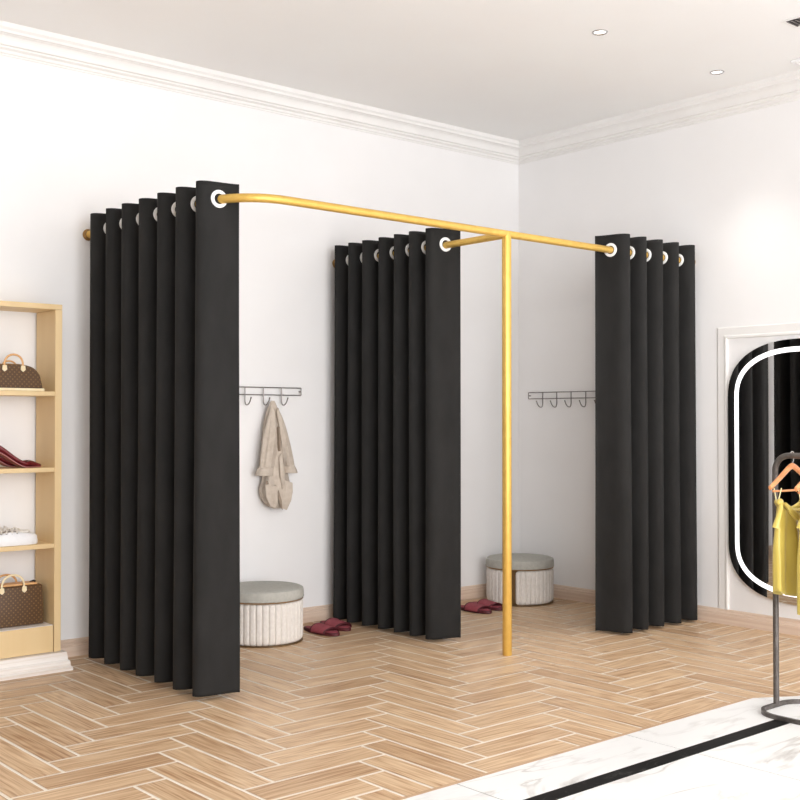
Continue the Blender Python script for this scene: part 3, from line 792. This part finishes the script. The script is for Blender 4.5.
pts = [(0, 0, .012), (0, 0, .5), (0, 0, rt-.06)]
for i in range(1, 9): a = pi/2*i/8; pts.append((0, -.06 + .06*cos(a), rt-.06 + .06*sin(a)))
pts += [(0, -.4, rt), (0, RL+.06, rt)]
for i in range(1, 9): a = pi/2*i/8; pts.append((0, RL+.06 - .06*sin(a), rt-.06 + .06*cos(a)))
pts += [(0, RL, .5), (0, RL, .012)]
b = BM(); tube(b, pts, .0115, 14); obj('rail', b, M['rack_metal'], rk)

# hangers (local x across, hook over the origin)
def hanger(loc, rz, label):
    t = thing('clothes_hanger', label, 'hanger', loc, rz, 'wooden hangers')
    # origin = centre of the rail the hook rests on
    b = BM(); pts = []
    for i in range(13):
        a = radians(200 - 250*i/12); pts.append((.0155*cos(a), 0, .0155*sin(a)))
    pts += [(.010, 0, -.020), (.001, 0, -.030), (0, 0, -.038)]
    tube(b, pts, .0018, 8); obj('hook', b, M['chrome'], t)
    b = BM()
    for sgn in (-1, 1):
        P_ = smoothpath([(0, 0, -.040), (sgn*.030, 0, -.050), (sgn*.10, 0, -.086), (sgn*.150, 0, -.111), (sgn*.170, 0, -.120)], 5)
        tube(b, P_, [.0125 - .003*(i/len(P_)) for i in range(len(P_))], 12, flat=(.62, 1.0) if True else None)
    obj('shoulder', b, M['hanger'], t)
    b = BM(); tube(b, [(-.148, 0, -.133), (0, 0, -.136), (.148, 0, -.133)], .0042, 8); obj('trouser_bar', b, M['hanger'], t)
    return t
RZT = .0024 + rt
hg = hanger((-1.408, -2.778, RZT), radians(2), 'wooden clothes hanger at the left end of the rack, carrying the shorter yellow top')
dup(hg, (-1.408, -2.882, RZT), radians(3), 'wooden clothes hanger cut by the right frame edge, carrying the longer yellow dress')

def dress(loc, top, bottom, halfw, label, seed, skew=0, patch_=False):
    t = thing('dress', label, 'dress', loc, radians(2), 'yellow satin clothes')
    rnd = random.Random(seed); ph = rnd.uniform(0, 6)
    zt, zb = top - loc[2], bottom - loc[2]
    b = BM(); rings = []
    n = 72; NR = 22
    for i in range(NR+1):
        u = i/NR; z = zt + (zb-zt)*u
        hw = halfw*(.84 + .18*min(1, u*2.0) - .02*u); hd = .020 + .014*min(1, u*1.5)
        ring = []
        for k in range(n):
            a = 2*pi*k/n
            f = .50*min(1, .25+u)*(sin(7*a + ph + .7*u) + .5*sin(12*a - ph))
            x = hw*cos(a)*(1 + .025*f); y = hd*sin(a)*(1 + f)
            # neckline sag: the top edge dips between the straps; the hem slopes
            sag = -.040*(1 - (x/hw)**2)*max(0, 1-u*3)
            hem = (-skew*(x/hw) - .008*sin(3*a+ph))*u
            ring.append((x, y, z + sag + hem))
        rings.append(ring)
    rings_loft(b, rings, cap=False)
    o = obj('fabric', b, M['satin'], t, angle=180); md = o.modifiers.new('thickness', 'SOLIDIFY'); md.thickness = .002; md.offset = -1
    # rolled neckline, straps and side knot
    for sy in (-1, 1):
        pts = []
        for i in range(15):
            a = pi*i/14; x = halfw*.90*cos(a)
            pts.append((x, sy*.024*max(.15, sin(a)), zt + .004 - .040*(1-(x/(halfw*.9))**2)))
        b = BM(); tube(b, pts, .0065, 8); obj('neckline', b, M['satin'], t)
    for sx in (-1, 1):
        for dx in (0, .016):
            b = BM(); tube(b, [(sx*(halfw*.88), -.004 if dx else .004, zt+.004), (sx*(halfw*.90 - dx), -.010 if dx else .012, -.122)], .0022, 6); obj('strap', b, M['cream_tie'], t)
    b = BM(); bmesh.ops.create_uvsphere(b, u_segments=14, v_segments=10, radius=.016, matrix=Matrix.Translation((-halfw*.90, -.012, zt)) @ Matrix.Diagonal((1.1, .8, .9, 1))); obj('knot', b, M['satin'], t)
    b = BM()
    P_ = smoothpath([(-halfw*.90, -.018, zt), (-halfw*1.06, -.024, zt-.030), (-halfw*1.18, -.022, zt-.065), (-halfw*1.26, -.018, zt-.095)], 5)
    tube(b, P_, [.007 + .006*(i/len(P_)) for i in range(len(P_))], 10, flat=(1, .5)); obj('tie', b, M['satin'], t)
    # front drape gathered towards the middle
    for j_, (x1, zz) in enumerate(((.03, -.095), (.015, -.075), (.05, -.06))):
        P_ = smoothpath([(-halfw*.86, -.030, zt-.004), (-halfw*.45, -.048, zt-.045-.01*j_), (x1*.4, -.054, zt+zz), (halfw*.5, -.048, zt-.045), (halfw*.86, -.030, zt-.004)], 5)
        b = BM(); tube(b, P_, .008, 8, flat=(1, .7)); obj('drape_fold', b, M['satin'], t)
    if patch_:
        b = BM(); prism(b, [(-halfw*.98 + .012*cos(2*pi*k/18) + .016, -.255+.030*sin(2*pi*k/18)) for k in range(18)], lambda u, v, s: (u, -.020 if s else -.052, v)); obj('white_patch', b, M['white_patch'], t, False)
    return t
dress((-1.408, -2.778, RZT), .812, .452, .131, 'yellow satin camisole top with tied side hanging leftmost on the rack', 3, .014)
dress((-1.408, -2.884, RZT), .818, .396, .140, 'longer yellow satin dress with a white patch, cut by the right frame edge', 8, .0, True)
